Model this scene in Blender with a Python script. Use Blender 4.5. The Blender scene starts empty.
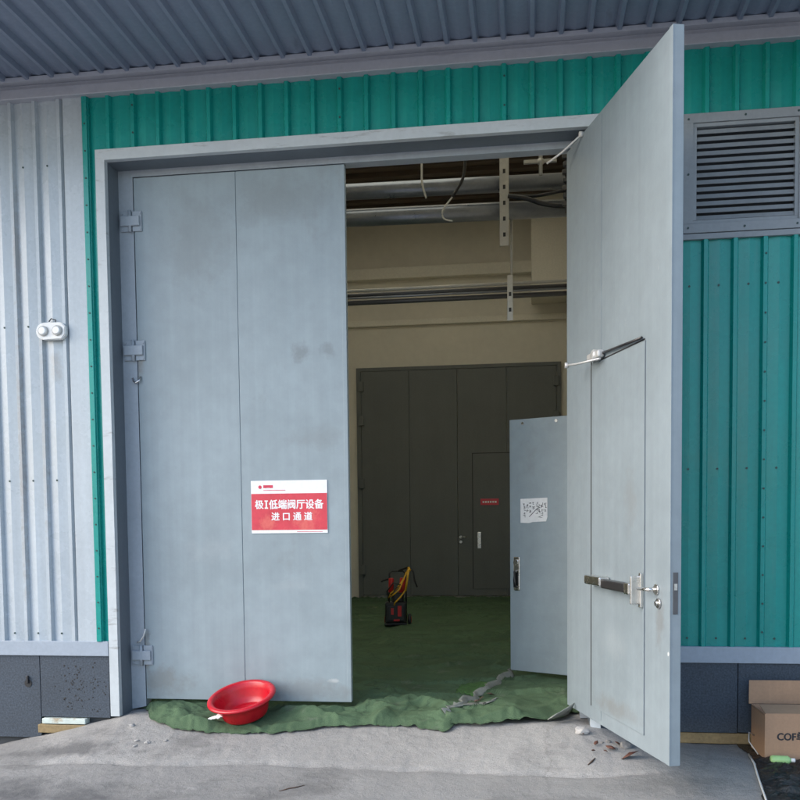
import bpy, bmesh, math, random
from mathutils import Vector, Matrix, noise
random.seed(7)
scene = bpy.context.scene
COL = scene.collection
R = math.radians

# ------------------------------------------------------------------ camera, sky, sun, exposure
cam_d = bpy.data.cameras.new('camera')
cam = bpy.data.objects.new('camera', cam_d); COL.objects.link(cam)
cam_d.sensor_fit = 'HORIZONTAL'; cam_d.sensor_width = 36.0
cam_d.lens = 36.0 * 907.06 / 800
cam_d.shift_x = -(401.65 - 400) / 800
cam_d.shift_y = (567.78 - 400) / 800
cam_d.clip_start = 0.05; cam_d.clip_end = 600
cr = Vector((0.9901866, 0.13933397, -0.01079537)); cu = Vector((0.00313944, 0.05504984, 0.99847867)); cb = Vector((0.13971628, -0.98871409, 0.05407218))
cam.matrix_world = Matrix(((cr.x, cu.x, cb.x, 0), (cr.y, cu.y, cb.y, -7.303), (cr.z, cu.z, cb.z, 1.66), (0, 0, 0, 1)))
scene.camera = cam

SUN_EL, SUN_AZ = R(36), R(246)          # azimuth from +Y, clockwise: mostly from the left, a little in front of the wall
world = bpy.data.worlds.new('World'); scene.world = world; world.use_nodes = True
wn = world.node_tree; wn.nodes.clear()
sky = wn.nodes.new('ShaderNodeTexSky'); sky.sky_type = 'NISHITA'; sky.sun_disc = False
sky.sun_elevation = SUN_EL; sky.sun_rotation = SUN_AZ; sky.air_density = 1.0; sky.dust_density = 2.0; sky.ozone_density = 1.0
bg = wn.nodes.new('ShaderNodeBackground'); bg.inputs['Strength'].default_value = 0.15
wo = wn.nodes.new('ShaderNodeOutputWorld')
wn.links.new(sky.outputs[0], bg.inputs[0]); wn.links.new(bg.outputs[0], wo.inputs[0])
sd = bpy.data.lights.new('sun', 'SUN'); sun = bpy.data.objects.new('sun', sd); COL.objects.link(sun)
sd.energy = 0.9; sd.angle = R(60); sd.color = (1.0, 0.98, 0.96)
sdir = Vector((math.sin(SUN_AZ) * math.cos(SUN_EL), math.cos(SUN_AZ) * math.cos(SUN_EL), math.sin(SUN_EL)))
sun.rotation_euler = sdir.to_track_quat('Z', 'Y').to_euler(); sun.location = (-8, -12, 14)
vs = scene.view_settings
vs.view_transform = 'Standard'; vs.look = 'None'; vs.exposure = 1.38; vs.gamma = 1.0; vs.use_curve_mapping = False
scene.render.engine = 'CYCLES'
scene.cycles.use_denoising = True
scene.cycles.max_bounces = 10; scene.cycles.diffuse_bounces = 7; scene.cycles.glossy_bounces = 4
scene.cycles.sample_clamp_indirect = 6

# ------------------------------------------------------------------ materials
def mat(name, col, rough=.5, metal=0.0, spec=.5, mottle=(3, .08), mottle2=(30, .05), streak=None, dirt=None, dirt2=None,
        bump=None, bump2=None, rvar=.08, coat=0.0, blend=None, stains=(), cracks_and_fold_shade=None):
    m = bpy.data.materials.new(name); m.use_nodes = True
    nt = m.node_tree; N, Lk = nt.nodes, nt.links
    b = N['Principled BSDF']
    tc = N.new('ShaderNodeTexCoord').outputs['Object']
    def noi(scale, detail=5, rough_=.6, vec=None):
        n = N.new('ShaderNodeTexNoise'); n.inputs['Scale'].default_value = scale
        n.inputs['Detail'].default_value = detail; n.inputs['Roughness'].default_value = rough_
        Lk.new(vec or tc, n.inputs['Vector']); return n.outputs['Fac']
    def mapped(sc, off=(0, 0, 0)):
        mp = N.new('ShaderNodeMapping'); mp.inputs['Scale'].default_value = sc; mp.inputs['Location'].default_value = off
        Lk.new(tc, mp.inputs['Vector']); return mp.outputs[0]
    def rng(f, a, b_, c, d):
        r = N.new('ShaderNodeMapRange'); r.inputs[1].default_value = a; r.inputs[2].default_value = b_
        r.inputs[3].default_value = c; r.inputs[4].default_value = d; Lk.new(f, r.inputs[0]); return r.outputs[0]
    def mix(fac, a, b_, mode='MIX'):
        x = N.new('ShaderNodeMix'); x.data_type = 'RGBA'; x.blend_type = mode
        for s, v in ((x.inputs[0], fac), (x.inputs[6], a), (x.inputs[7], b_)):
            if hasattr(v, 'is_linked'): Lk.new(v, s)
            else: s.default_value = v if not isinstance(v, tuple) else (*v, 1) if len(v) == 3 else v
        return x.outputs[2]
    def mul(cur, f, a):
        g = rng(f, .3, .7, 1 - a, 1 + a)
        cmb = N.new('ShaderNodeCombineColor')
        for i in range(3): Lk.new(g, cmb.inputs[i])
        return mix(1.0, cur, cmb.outputs[0], 'MULTIPLY')
    cur = (*col, 1)
    if blend:                                    # a second pour of the same material, where the mesh says so
        at = N.new('ShaderNodeAttribute'); at.attribute_name = blend[0]
        ad = N.new('ShaderNodeMath'); Lk.new(at.outputs['Fac'], ad.inputs[0]); Lk.new(rng(noi(9, 8, .7), .3, .7, -.4, .4), ad.inputs[1])
        cur = mix(rng(ad.outputs[0], .25, .75, 0, 1), cur, (*blend[1], 1))
    n1 = noi(mottle[0]); cur = mul(cur, n1, mottle[1])
    n2 = noi(mottle2[0], 3); cur = mul(cur, n2, mottle2[1])
    if streak:                                   # vertical rain runs: (scale, amount)
        s1 = noi(1.0, 6, .65, mapped((streak[0], streak[0], .35))); cur = mul(cur, s1, streak[1])
    for d_ in (dirt, dirt2):                     # (colour, scale vec, threshold, amount)
        if d_:
            f = noi(1.0, 8, .68, mapped(d_[1], (3.1, 1.7, .4)))
            cur = mix(rng(f, d_[2], d_[2] + .12, 0, d_[3]), cur, (*d_[0], 1))
    for c_, rad, col_, amt, ns in stains:        # marks with a place and a shape of their own
        mp = N.new('ShaderNodeMapping'); mp.vector_type = 'TEXTURE'; mp.inputs['Location'].default_value = c_; mp.inputs['Scale'].default_value = rad
        Lk.new(tc, mp.inputs['Vector'])
        ln = N.new('ShaderNodeVectorMath'); ln.operation = 'LENGTH'; Lk.new(mp.outputs[0], ln.inputs[0])
        ad = N.new('ShaderNodeMath'); Lk.new(ln.outputs['Value'], ad.inputs[0]); Lk.new(rng(noi(ns, 7, .7), .3, .7, -.55, .55), ad.inputs[1])
        cur = mix(rng(ad.outputs[0], .25, 1.05, amt, 0), cur, (*col_, 1))
    if cracks_and_fold_shade:                                   # (scale, half width, colour, amount)
        nz = N.new('ShaderNodeTexNoise'); nz.inputs['Scale'].default_value = 2.2; nz.inputs['Detail'].default_value = 8; nz.inputs['Roughness'].default_value = .65; Lk.new(tc, nz.inputs['Vector'])
        va = N.new('ShaderNodeVectorMath'); va.operation = 'MULTIPLY_ADD'; Lk.new(nz.outputs['Color'], va.inputs[0]); va.inputs[1].default_value = (.45, .45, .0); Lk.new(tc, va.inputs[2])
        vo = N.new('ShaderNodeTexVoronoi'); vo.feature = 'DISTANCE_TO_EDGE'; vo.inputs['Scale'].default_value = cracks_and_fold_shade[0]; Lk.new(va.outputs[0], vo.inputs['Vector'])
        line = rng(vo.outputs['Distance'], cracks_and_fold_shade[1] * .4, cracks_and_fold_shade[1], 1, 0)
        ml = N.new('ShaderNodeMath'); ml.operation = 'MULTIPLY'; Lk.new(line, ml.inputs[0]); Lk.new(rng(noi(.8, 3), .46, .56, 0, cracks_and_fold_shade[3]), ml.inputs[1])
        cur = mix(ml.outputs[0], cur, (*cracks_and_fold_shade[2], 1))
    Lk.new(cur, b.inputs['Base Color']) if hasattr(cur, 'is_linked') else None
    Lk.new(rng(n1, .3, .7, max(.03, rough - rvar), min(1, rough + rvar)), b.inputs['Roughness'])
    b.inputs['Metallic'].default_value = metal; b.inputs['Specular IOR Level'].default_value = spec
    b.inputs['Coat Weight'].default_value = coat
    last = None
    for bp in (bump, bump2):                     # (scale, distance)
        if bp:
            f = noi(bp[0], 8, .65)
            bn = N.new('ShaderNodeBump'); bn.inputs['Strength'].default_value = 1; bn.inputs['Distance'].default_value = bp[1]
            Lk.new(f, bn.inputs['Height'])
            if last: Lk.new(last, bn.inputs['Normal'])
            last = bn.outputs[0]
    if last: Lk.new(last, b.inputs['Normal'])
    return m

M = {}
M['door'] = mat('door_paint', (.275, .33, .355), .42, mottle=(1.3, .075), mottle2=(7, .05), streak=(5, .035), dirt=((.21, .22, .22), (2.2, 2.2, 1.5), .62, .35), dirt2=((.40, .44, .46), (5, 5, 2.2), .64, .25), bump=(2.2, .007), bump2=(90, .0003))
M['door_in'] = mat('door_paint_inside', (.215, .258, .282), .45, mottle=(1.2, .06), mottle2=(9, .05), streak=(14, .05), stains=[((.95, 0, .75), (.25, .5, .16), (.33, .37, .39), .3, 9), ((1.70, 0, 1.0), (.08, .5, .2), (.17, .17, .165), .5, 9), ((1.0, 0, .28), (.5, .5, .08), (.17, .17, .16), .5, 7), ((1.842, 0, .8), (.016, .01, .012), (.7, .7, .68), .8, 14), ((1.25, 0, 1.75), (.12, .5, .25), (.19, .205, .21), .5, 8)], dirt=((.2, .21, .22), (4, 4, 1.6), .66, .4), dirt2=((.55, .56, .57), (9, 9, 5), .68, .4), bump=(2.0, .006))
M['leaf_l'] = mat('door_paint_scuffed', (.275, .33, .355), .42, mottle=(1.3, .075), mottle2=(7, .05), streak=(13, .05), dirt=((.2, .215, .21), (2.2, 2.2, 1.5), .60, .4), dirt2=((.40, .44, .46), (5, 5, 2.2), .64, .25), bump=(2.2, .007), bump2=(90, .0003),
    stains=[((-2.80, .24, 4.02), (.34, .5, .42), (.19, .21, .21), .4, 3), ((-2.1, .24, 4.35), (.45, .5, .2), (.18, .195, .19), .4, 3),
            ((-1.915, .24, 3.08), (.09, .5, .10), (.15, .165, .165), .5, 9), ((-1.665, .24, 3.09), (.07, .5, .08), (.15, .165, .165), .45, 9),
            ((-1.80, .24, 2.35), (.3, .5, .12), (.2, .22, .22), .4, 5), ((-2.75, .24, 1.4), (.25, .5, .12), (.36, .40, .42), .3, 8), ((-2.0, .24, 1.1), (.2, .5, .06), (.36, .40, .42), .3, 8),
            ((-1.66, .24, .28), (.05, .5, .018), (.55, .56, .55), .6, 14), ((-3.2, .24, .25), (.3, .5, .14), (.19, .185, .165), .5, 6), ((-1.9, .24, .2), (.5, .5, .10), (.21, .205, .19), .4, 6), ((-3.34, .24, .5), (.05, .5, .25), (.17, .11, .06), .45, 12), ((-3.34, .24, 3.05), (.05, .5, .2), (.17, .11, .06), .4, 12)])
M['far_door'] = mat('far_door_paint_unlit', (.135, .145, .145), .55, mottle=(1.5, .08), streak=(4, .05), bump=(2, .004))  # same grey as the other doors, darkened to stand for the unlit passage end
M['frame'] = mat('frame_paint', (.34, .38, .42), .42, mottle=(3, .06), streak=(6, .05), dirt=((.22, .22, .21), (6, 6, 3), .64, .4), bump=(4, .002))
M['reveal'] = mat('reveal_paint_shaded', (.125, .15, .175), .5, mottle=(3, .06), streak=(6, .06), bump=(4, .002))  # darker than the frame so the colour carries the shade of the reveal
M['casing'] = mat('casing_sheet', (.52, .56, .575), .4, mottle=(3, .05), mottle2=(20, .04), dirt=((.25, .25, .24), (3, 6, 16), .585, .75), bump=(5, .002))
M['grey_clad'] = mat('grey_cladding_paint', (.43, .48, .515), .28, spec=.6, mottle=(2, .05), streak=(9, .07), dirt=((.26, .24, .22), (16, 16, .9), .66, .45), stains=[((-4.325, 0, 2.2), (.035, .5, 1.3), (.28, .25, .225), .5, 14), ((-4.11, 0, 2.4), (.03, .5, 1.0), (.30, .275, .25), .4, 14), ((-4.31, 0, 3.9), (.03, .5, .7), (.3, .27, .24), .5, 14), ((-3.99, 0, 3.0), (.06, .5, .14), (.3, .27, .24), .5, 9)], bump=(2.5, .003))
M['green_clad'] = mat('green_cladding_paint', (.008, .285, .248), .28, spec=.45, mottle=(2.2, .06), streak=(9, .10), dirt=((.09, .30, .27), (10, 10, .6), .60, .45), dirt2=((.01, .17, .15), (7, 7, .9), .62, .4), bump=(2.5, .003))
M['soffit'] = mat('soffit_sheet', (.21, .25, .335), .42, mottle=(1.2, .07), dirt=((.09, .1, .12), (5, 1.2, 5), .64, .4), bump=(3, .002))
M['eave'] = mat('eave_trim_sheet', (.39, .40, .445), .42, mottle=(2, .05), dirt=((.2, .19, .18), (2, 5, 9), .64, .4), bump=(4, .003))
M['basetrim'] = mat('base_trim_sheet', (.34, .39, .45), .4, mottle=(2.5, .05), dirt=((.24, .25, .26), (2.5, 5, 8), .63, .4), bump=(5, .003))
M['plinth'] = mat('plinth_board', (.045, .06, .08), .62, mottle=(2, .12), mottle2=(70, .42), dirt=((.02, .026, .036), (26, 26, 26), .63, .8), dirt2=((.11, .125, .145), (34, 34, 34), .66, .7), bump=(40, .0015))
M['louver'] = mat('louver_paint', (.26, .28, .295), .45, mottle=(3, .06), streak=(8, .05), bump=(6, .001))
M['cream'] = mat('cream_plaster', (.70, .66, .58), .75, mottle=(.9, .06), mottle2=(7, .03), bump=(12, .002))
M['cream2'] = mat('cream_beam', (.76, .72, .64), .75, mottle=(.9, .06), bump=(12, .002))
M['deck'] = mat('roof_deck', (.085, .06, .045), .65, mottle=(2, .15), dirt=((.16, .13, .10), (.5, 5, 12), .60, .6), bump=(6, .003))
M['backing'] = mat('dark_backing', (.05, .055, .06), .8)
M['black'] = mat('black_rubber', (.018, .018, .02), .5)
M['gap'] = mat('gasket_black', (.02, .02, .022), .75)
M['galv'] = mat('galvanised_pipe', (.24, .26, .30), .34, metal=.7, mottle=(5, .12), streak=(4, .05), bump=(9, .001))
M['darkpipe'] = mat('painted_pipe', (.10, .10, .105), .4, metal=.4, mottle=(5, .12), bump=(9, .001))
M['chan'] = mat('strut_channel', (.50, .49, .46), .45, metal=.3, mottle=(7, .1), dirt=((.2, .15, .1), (20, 20, 8), .63, .5))
M['steel'] = mat('brushed_steel', (.66, .65, .63), .26, metal=1.0, mottle=(12, .08), bump=(60, .0004))
M['blacksteel'] = mat('black_bar', (.02, .02, .022), .3)
M['white'] = mat('white_plastic', (.78, .78, .76), .35, mottle=(14, .05), dirt=((.5, .48, .43), (20, 20, 20), .62, .5))
M['closer'] = mat('closer_silver', (.52, .52, .51), .35, metal=.35, mottle=(14, .08))
M['lamp'] = mat('frosted_lamp', (.86, .86, .84), .2, mottle=(20, .03))
M['ringm'] = mat('lamp_ring', (.42, .42, .40), .4)
M['paper'] = mat('paper', (.80, .80, .79), .7, mottle=(18, .03), bump=(20, .001))
M['signred'] = mat('sign_red', (.62, .05, .075), .32, mottle=(4, .12), dirt=((.72, .16, .13), (4, 4, 3), .56, .75), dirt2=((.6, .04, .09), (3, 3, 5), .62, .7))
M['signwhite'] = mat('sign_white', (.83, .84, .85), .32, mottle=(6, .02))
M['ink'] = mat('ink', (.03, .03, .035), .6)
M['redink'] = mat('red_ink', (.62, .05, .09), .5)
M['basin'] = mat('red_plastic', (.47, .004, .016), .32, spec=.55, mottle=(6, .07), bump=(5, .001), streak=(20, .05), dirt=((.34, .03, .035), (14, 14, 14), .62, .6), stains=[((.03, -.02, .02), (.09, .06, .03), (.62, .25, .25), .6, 20)])
M['card'] = mat('cardboard', (.44, .27, .165), .8, mottle=(3, .08), mottle2=(60, .05), streak=(20, .04), bump=(25, .001))
M['card_in'] = mat('cardboard_inner_ply', (.36, .225, .14), .85, mottle=(3, .08), bump=(25, .001))
M['film'] = mat('black_film', (.012, .013, .015), .16, spec=.7, mottle=(6, .2), dirt=((.10, .10, .105), (9, 9, 9), .60, .6), bump=(9, .05), bump2=(30, .012))
M['bottle'] = mat('green_bottle_plastic', (.36, .60, .24), .3, mottle=(9, .08))
M['wood'] = mat('old_timber', (.26, .19, .095), .75, mottle=(5, .2), mottle2=(40, .12), streak=(3, .1), bump=(30, .002))
M['palewood'] = mat('pale_painted_board', (.55, .62, .57), .6, mottle=(8, .1), dirt=((.35, .26, .15), (6, 6, 9), .56, .8))
M['leaf'] = mat('dry_leaf_brown', (.085, .03, .018), .7, mottle=(30, .3))
M['leaf2'] = mat('dry_leaf_dark', (.075, .045, .03), .7, mottle=(30, .3))
M['rubble'] = mat('rubble_stone', (.20, .195, .185), .9, mottle=(20, .25), bump=(40, .004))
M['plaster'] = mat('white_plaster', (.38, .37, .355), .85, mottle=(20, .15), bump=(40, .003))
M['hosey'] = mat('yellow_hose', (.72, .40, .02), .4, mottle=(9, .1))
M['mred'] = mat('machine_red', (.55, .02, .02), .35, mottle=(9, .1))
M['mblack'] = mat('machine_black', (.02, .02, .021), .4, mottle=(9, .15))
M['rope'] = mat('pale_wire', (.6, .59, .56), .5)
M['under'] = mat('tarp_underside', (.20, .215, .195), .8, mottle=(6, .2), mottle2=(40, .12), dirt=((.16, .15, .12), (12, 12, 12), .6, .6), bump=(30, .003))
M['turf'] = mat('turf_scrap', (.05, .13, .03), .85, mottle=(20, .35), bump=(60, .01))
def tarp_mat():
    return mat('green_tarp_cloth', (.078, .128, .072), .85, spec=.15, cracks_and_fold_shade=(2.6, .022, (.03, .05, .034), .5), mottle=(1.6, .24), mottle2=(210, .35), dirt=((.20, .21, .175), (3.5, 3.5, 3.5), .59, .5), dirt2=((.042, .07, .042), (2.6, 2.6, 2.6), .60, .5), bump=(7, .012), bump2=(260, .0015))  # thin dark lines put the shade of fold creases into the cloth colour
M['tarp'] = tarp_mat()
M['ground'] = mat('concrete_ground', (.25, .247, .238), .82, spec=.35, mottle=(.9, .13), mottle2=(150, .22), cracks_and_fold_shade=(.55, .006, (.08, .078, .075), .22), blend=('ramp', (.305, .299, .286)), dirt=((.115, .113, .11), (1.0, 1.7, 1.0), .545, .6), dirt2=((.37, .365, .35), (2.4, 3.5, 2.4), .60, .5), stains=[((-3.9, -1.5, -.25), (1.3, .55, 1), (.085, .086, .088), .8, 3), ((-3.7, -.50, -.2), (.6, .16, 1), (.10, .10, .10), .75, 5), ((.9, -.9, -.2), (.5, .2, 1), (.15, .147, .14), .5, 5)], bump=(14, .014), bump2=(120, .005))

# ------------------------------------------------------------------ mesh helpers
class MB:
    def __init__(self): self.bm = bmesh.new(); self.mi = 0
    def _f(self, vs, smooth=False):
        try:
            f = self.bm.faces.new(vs); f.material_index = self.mi; f.smooth = smooth; return f
        except ValueError: return None
    def box(self, x0, x1, y0, y1, z0, z1, bev=0.0, xf=None):
        t = bmesh.new(); bmesh.ops.create_cube(t, size=1)
        for v in t.verts: v.co = Vector(((x0 + x1) / 2 + v.co.x * (x1 - x0), (y0 + y1) / 2 + v.co.y * (y1 - y0), (z0 + z1) / 2 + v.co.z * (z1 - z0)))
        if bev: bmesh.ops.bevel(t, geom=list(t.edges), offset=bev, segments=2, affect='EDGES', profile=.5)
        self.add(t, xf); return self
    def add(self, t, xf=None, smooth=False):
        mp = {}
        for v in t.verts: mp[v] = self.bm.verts.new(xf @ v.co if xf else v.co)
        for f in t.faces: self._f([mp[v] for v in f.verts], smooth or f.smooth)
        t.free()
    def tube(self, pts, r, seg=10, closed_ends=True, xf=None):
        pts = [Vector(p) for p in pts]; rings = []
        up = Vector((0, 0, 1))
        for i, p in enumerate(pts):
            d = (pts[min(i + 1, len(pts) - 1)] - pts[max(i - 1, 0)]).normalized()
            a = d.cross(up)
            if a.length < .01: a = d.cross(Vector((1, 0, 0)))
            a.normalize(); b = a.cross(d)
            rr = r[i] if isinstance(r, (list, tuple)) else r
            ring = []
            for k in range(seg):
                t = 2 * math.pi * k / seg
                c = p + a * math.cos(t) * rr + b * math.sin(t) * rr
                ring.append(self.bm.verts.new(xf @ c if xf else c))
            rings.append(ring)
        for i in range(len(rings) - 1):
            for k in range(seg):
                self._f([rings[i][k], rings[i][(k + 1) % seg], rings[i + 1][(k + 1) % seg], rings[i + 1][k]], True)
        if closed_ends:
            self._f(rings[0][::-1]); self._f(rings[-1])
        return self
    def cyl(self, c, axis, r, h, seg=20, r2=None, bev=0):
        c = Vector(c); a = Vector(axis).normalized()
        r2 = r if r2 is None else r2
        if bev: return self.tube([c, c, c + a * bev, c + a * (h - bev), c + a * h], [r - bev, r - bev, r, r2, r2 - bev], seg)
        return self.tube([c, c + a * h], [r, r2], seg)
    def lathe(self, prof, seg=48, xf=None):
        rings = []
        for (r, z) in prof:
            rings.append([self.bm.verts.new((xf @ Vector((r * math.cos(2 * math.pi * k / seg), r * math.sin(2 * math.pi * k / seg), z))) if xf else (r * math.cos(2 * math.pi * k / seg), r * math.sin(2 * math.pi * k / seg), z)) for k in range(seg)])
        for i in range(len(rings) - 1):
            for k in range(seg): self._f([rings[i][k], rings[i][(k + 1) % seg], rings[i + 1][(k + 1) % seg], rings[i + 1][k]], True)
        return self
    def prism(self, poly, y0, y1, xf=None):                  # poly in (x,z), extruded in y
        a = [self.bm.verts.new((xf @ Vector((x, y0, z))) if xf else (x, y0, z)) for x, z in poly]
        b = [self.bm.verts.new((xf @ Vector((x, y1, z))) if xf else (x, y1, z)) for x, z in poly]
        self._f(a); self._f(b[::-1]); n = len(poly)
        for i in range(n): self._f([a[i], b[i], b[(i + 1) % n], a[(i + 1) % n]])
        return self
    def build(self, name, mats, parent=None, loc=None, rot=None, label=None):
        bmesh.ops.recalc_face_normals(self.bm, faces=list(self.bm.faces))
        me = bpy.data.meshes.new(name); self.bm.to_mesh(me); self.bm.free()
        for m_ in (mats if isinstance(mats, (list, tuple)) else [mats]): me.materials.append(m_)
        o = bpy.data.objects.new(name, me); COL.objects.link(o)
        if parent: o.parent = parent
        if loc is not None: o.location = loc
        if rot is not None: o.rotation_euler = rot
        if label: o['label'] = label
        return o
def tag(o, label=None, cat=None, group=None, kind=None):
    if label: o['label'] = label
    if cat: o['category'] = cat
    if group: o['group'] = group
    if kind: o['kind'] = kind
    return o
def thing(name, loc, label, cat, group=None, rot=(0, 0, 0)):
    o = bpy.data.objects.new(name, None); COL.objects.link(o); o.location = loc; o.rotation_euler = rot
    o.empty_display_size = .1
    return tag(o, label, cat, group)
def lettering(name, text, mat_, x, z, y, width=None, height=.1, bold=.0, parent=None, sx=None):
    """flat writing standing in a plane facing -y, lower left corner at x, z"""
    c = bpy.data.curves.new('lettering', 'FONT'); c.body = text; c.size = 1; c.resolution_u = 3; c.extrude = .004
    t = bpy.data.objects.new('lettering', c); COL.objects.link(t)
    dg = bpy.context.evaluated_depsgraph_get(); dg.update()
    me0 = bpy.data.meshes.new_from_object(t.evaluated_get(dg))
    bpy.data.objects.remove(t)
    bm = bmesh.new()
    for k, (dx, dy) in enumerate(((0, 0), (bold, 0), (-bold, 0), (0, bold * .6), (0, -bold * .6)) if bold else ((0, 0),)):
        n0 = len(bm.verts); bm.from_mesh(me0); bm.verts.ensure_lookup_table()
        for v in bm.verts[n0:]: v.co += Vector((dx, dy, k * .0016))
    me = bpy.data.meshes.new(name); bm.to_mesh(me); bm.free()
    xs = [v.co.x for v in me.vertices]; ys = [v.co.y for v in me.vertices]
    kz = height / (max(ys) - min(ys)); kx = (width / (max(xs) - min(xs))) if width else kz
    for v in me.vertices: v.co = Vector((x + (v.co.x - min(xs)) * kx, y - v.co.z * .1, z + (v.co.y - min(ys)) * kz))
    me.materials.clear(); me.materials.append(mat_)
    o = bpy.data.objects.new(name, me); COL.objects.link(o)
    if parent: o.parent = parent
    return o
def sstep(a, b, x):
    t = max(0, min(1, (x - a) / (b - a))); return t * t * (3 - 2 * t)
def fbm(p, oct=4):
    return noise.fractal(Vector(p), .9, 2.0, oct, noise_basis='PERLIN_ORIGINAL')

# ------------------------------------------------------------------ ground
def ground_z(x, y, rough=True):
    if x < -1.5: w = 1 - max(0, min(1, (-3.42 - x) / 1.25))
    else: w = 1 - sstep(.35, 1.15, x)
    zl = -.30 if x < -1.5 else (-.14 - .09 * sstep(-.45, -1.3, y))
    zd = 0 if y > 0 else (.28 * y if y > -.72 else max(-.265, -.2016 + .1 * (y + .72)))
    step = -.72 + .05 * fbm((x * .8, 3.3, 0)) + .015 * fbm((x * 6, 1.3, 0))
    z = w * zd + (1 - w) * zl
    z += w * .007 * (sstep(step - .012, step + .02, y) - 1) * (1 if y < .1 else 0)
    z -= w * .022 * max(0, 1 - abs(y - step) / .035) * (.4 + .6 * max(0, min(1, .5 + 2 * fbm((x * 1.3, 4, 4)))))
    inn = sstep(.12, .4, y)
    z = z * (1 - inn)
    if rough and y < .3: z += (.007 * fbm((x * 3, y * 3, 0)) + .004 * fbm((x * 14, y * 14, 5), 3) * w * sstep(-.9, -.6, y))
    return z
def axis_lines(fine0, fine1, d, far0, far1):
    a = []; x = fine0
    while x < fine1: a.append(x); x += d
    s = d; x = fine1
    while x < far1: a.append(x); s *= 1.35; x += s
    a.append(far1); s = d; x = fine0 - d
    while x > far0: a.append(x); s *= 1.35; x -= s
    a.append(far0); return sorted(a)
gx = axis_lines(-5.0, 2.6, .022, -120, 120); gy = axis_lines(-2.2, .45, .022, -160, 14)
bm = bmesh.new(); grid = [[bm.verts.new((x, y, ground_z(x, y))) for x in gx] for y in gy]
for j in range(len(gy) - 1):
    for i in range(len(gx) - 1):
        f = bm.faces.new((grid[j][i], grid[j][i + 1], grid[j + 1][i + 1], grid[j + 1][i])); f.smooth = True
def ramp_mask(x, y):
    e = -.72 + .05 * fbm((x * .8, 3.3, 0)) + .03 * fbm((x * 6, 1.3, 0))
    le = -4.05 + .12 * fbm((y * 3, 8.1, 0)) - .5 * (y + .3)
    re = .95 + .1 * fbm((y * 3, 2.1, 0)) - .2 * (y + .4)
    return max(0, min(1, .5 + (y - e) * 6)) * max(0, min(1, .5 + (x - le) * 5)) * max(0, min(1, .5 + (re - x) * 5))
me = bpy.data.meshes.new('ground'); bm.to_mesh(me); bm.free(); me.materials.append(M['ground'])
at = me.attributes.new('ramp', 'FLOAT', 'POINT')
at.data.foreach_set('value', [ramp_mask(x, y) for y in gy for x in gx])
ground = bpy.data.objects.new('ground', me); COL.objects.link(ground); ground['kind'] = 'structure'

# ------------------------------------------------------------------ building
B = thing('warehouse_building', (-1.5, 0, 0), 'warehouse with grey and green ribbed metal cladding and a tall double doorway', 'warehouse')
BL = Vector((1.5, 0, 0))          # parts are written in world metres; this takes them into the building's own space
def bpart(mb, name, mats, label=None): return mb.build(name, mats, B, BL, label=label)

P0, PITCH = -3.4312, .2182
PROF = [(0, 0), (.078, .0125), (.160, 0), (.176, .034), (.2045, .034), (.2182, 0)]
def clad_profile(x0, x1):
    pts = []; k = math.floor((x0 - P0) / PITCH) - 1
    while P0 + k * PITCH < x1 + PITCH:
        for dx, dy in PROF[:-1]: pts.append((P0 + k * PITCH + dx, dy))
        k += 1
    def at(x):
        for (a, ya), (b, yb) in zip(pts, pts[1:]):
            if a <= x <= b: return ya + (yb - ya) * (x - a) / (b - a)
        return 0
    return [(x0, at(x0))] + [p for p in pts if x0 + 1e-4 < p[0] < x1 - 1e-4] + [(x1, at(x1))]
def cladding(x0, x1, z0, z1, mb, screws=(), ribscrews=()):
    pr = clad_profile(x0, x1); Y0 = .036
    nz = max(1, int((z1 - z0) / .5))
    rows = []
    for j in range(nz + 1):
        z = z0 + (z1 - z0) * j / nz
        rows.append([mb.bm.verts.new((x, Y0 - d + .0022 * fbm((x * 1.4, z * .9, 4)), z)) for x, d in pr])
    for j in range(nz):
        for i in range(len(pr) - 1): mb._f([rows[j][i], rows[j][i + 1], rows[j + 1][i + 1], rows[j + 1][i]])
    mb.mi = 1
    k = math.floor((x0 - P0) / PITCH)
    while P0 + k * PITCH < x1:
        for z in screws:
            x = P0 + k * PITCH + .072
            if x0 < x < x1 and z0 < z < z1: mb.cyl((x, Y0 - .008, z), (0, -1, 0), .0085, .008, 8)
        k += 1
    for k in ribscrews:
        z = z0 + .12
        while z < z1:
            x = P0 + k * PITCH + .193
            if x0 < x < x1: mb.cyl((x, Y0 - .033, z), (0, -1, 0), .0075, .007, 8)
            z += .222
    mb.mi = 0
screw_m = mat('screw_head', (.025, .055, .052), .5)
mb = MB(); cladding(-9, -3.845, .632, 5.2, mb, (4.66, 3.33, 2.02, .70)); bpart(mb, 'grey_cladding', [M['grey_clad'], screw_m], 'pale grey ribbed metal cladding with brown rain stains')
mb = MB()
cladding(-3.685, .556, 4.752, 5.2, mb, (), (0, 8, 14)); cladding(.556, 6.0, 4.704, 5.2, mb)
cladding(.56, 1.165, 3.765, 4.704, mb); cladding(2.075, 6.0, 3.765, 4.704, mb)
cladding(.56, 6.0, .632, 3.765, mb, (3.42, 2.02, .70), (23, 26))
cladding(-3.685, -3.572, .632, 4.752, mb)
bpart(mb, 'green_cladding', [M['green_clad'], screw_m], 'sea green ribbed metal cladding around the doorway')
# corner flashing between the grey and the green sheets, green edge strip with rivets
mb = MB(); mb.box(-3.852, -3.682, .002, .034, .632, 5.2, .003); bpart(mb, 'corner_flashing', M['grey_clad'])
mb = MB(); mb.box(-3.678, -3.634, -.012, .034, .634, 5.198, .003); mb.box(-3.634, -3.625, .004, .034, .634, 5.198)
mb.mi = 1
z = .75
while z < 5.1: mb.cyl((-3.655, -.011, z), (0, -1, 0), .007, .006, 8); z += .222
bpart(mb, 'edge_strip', [M['green_clad'], screw_m])
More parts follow.
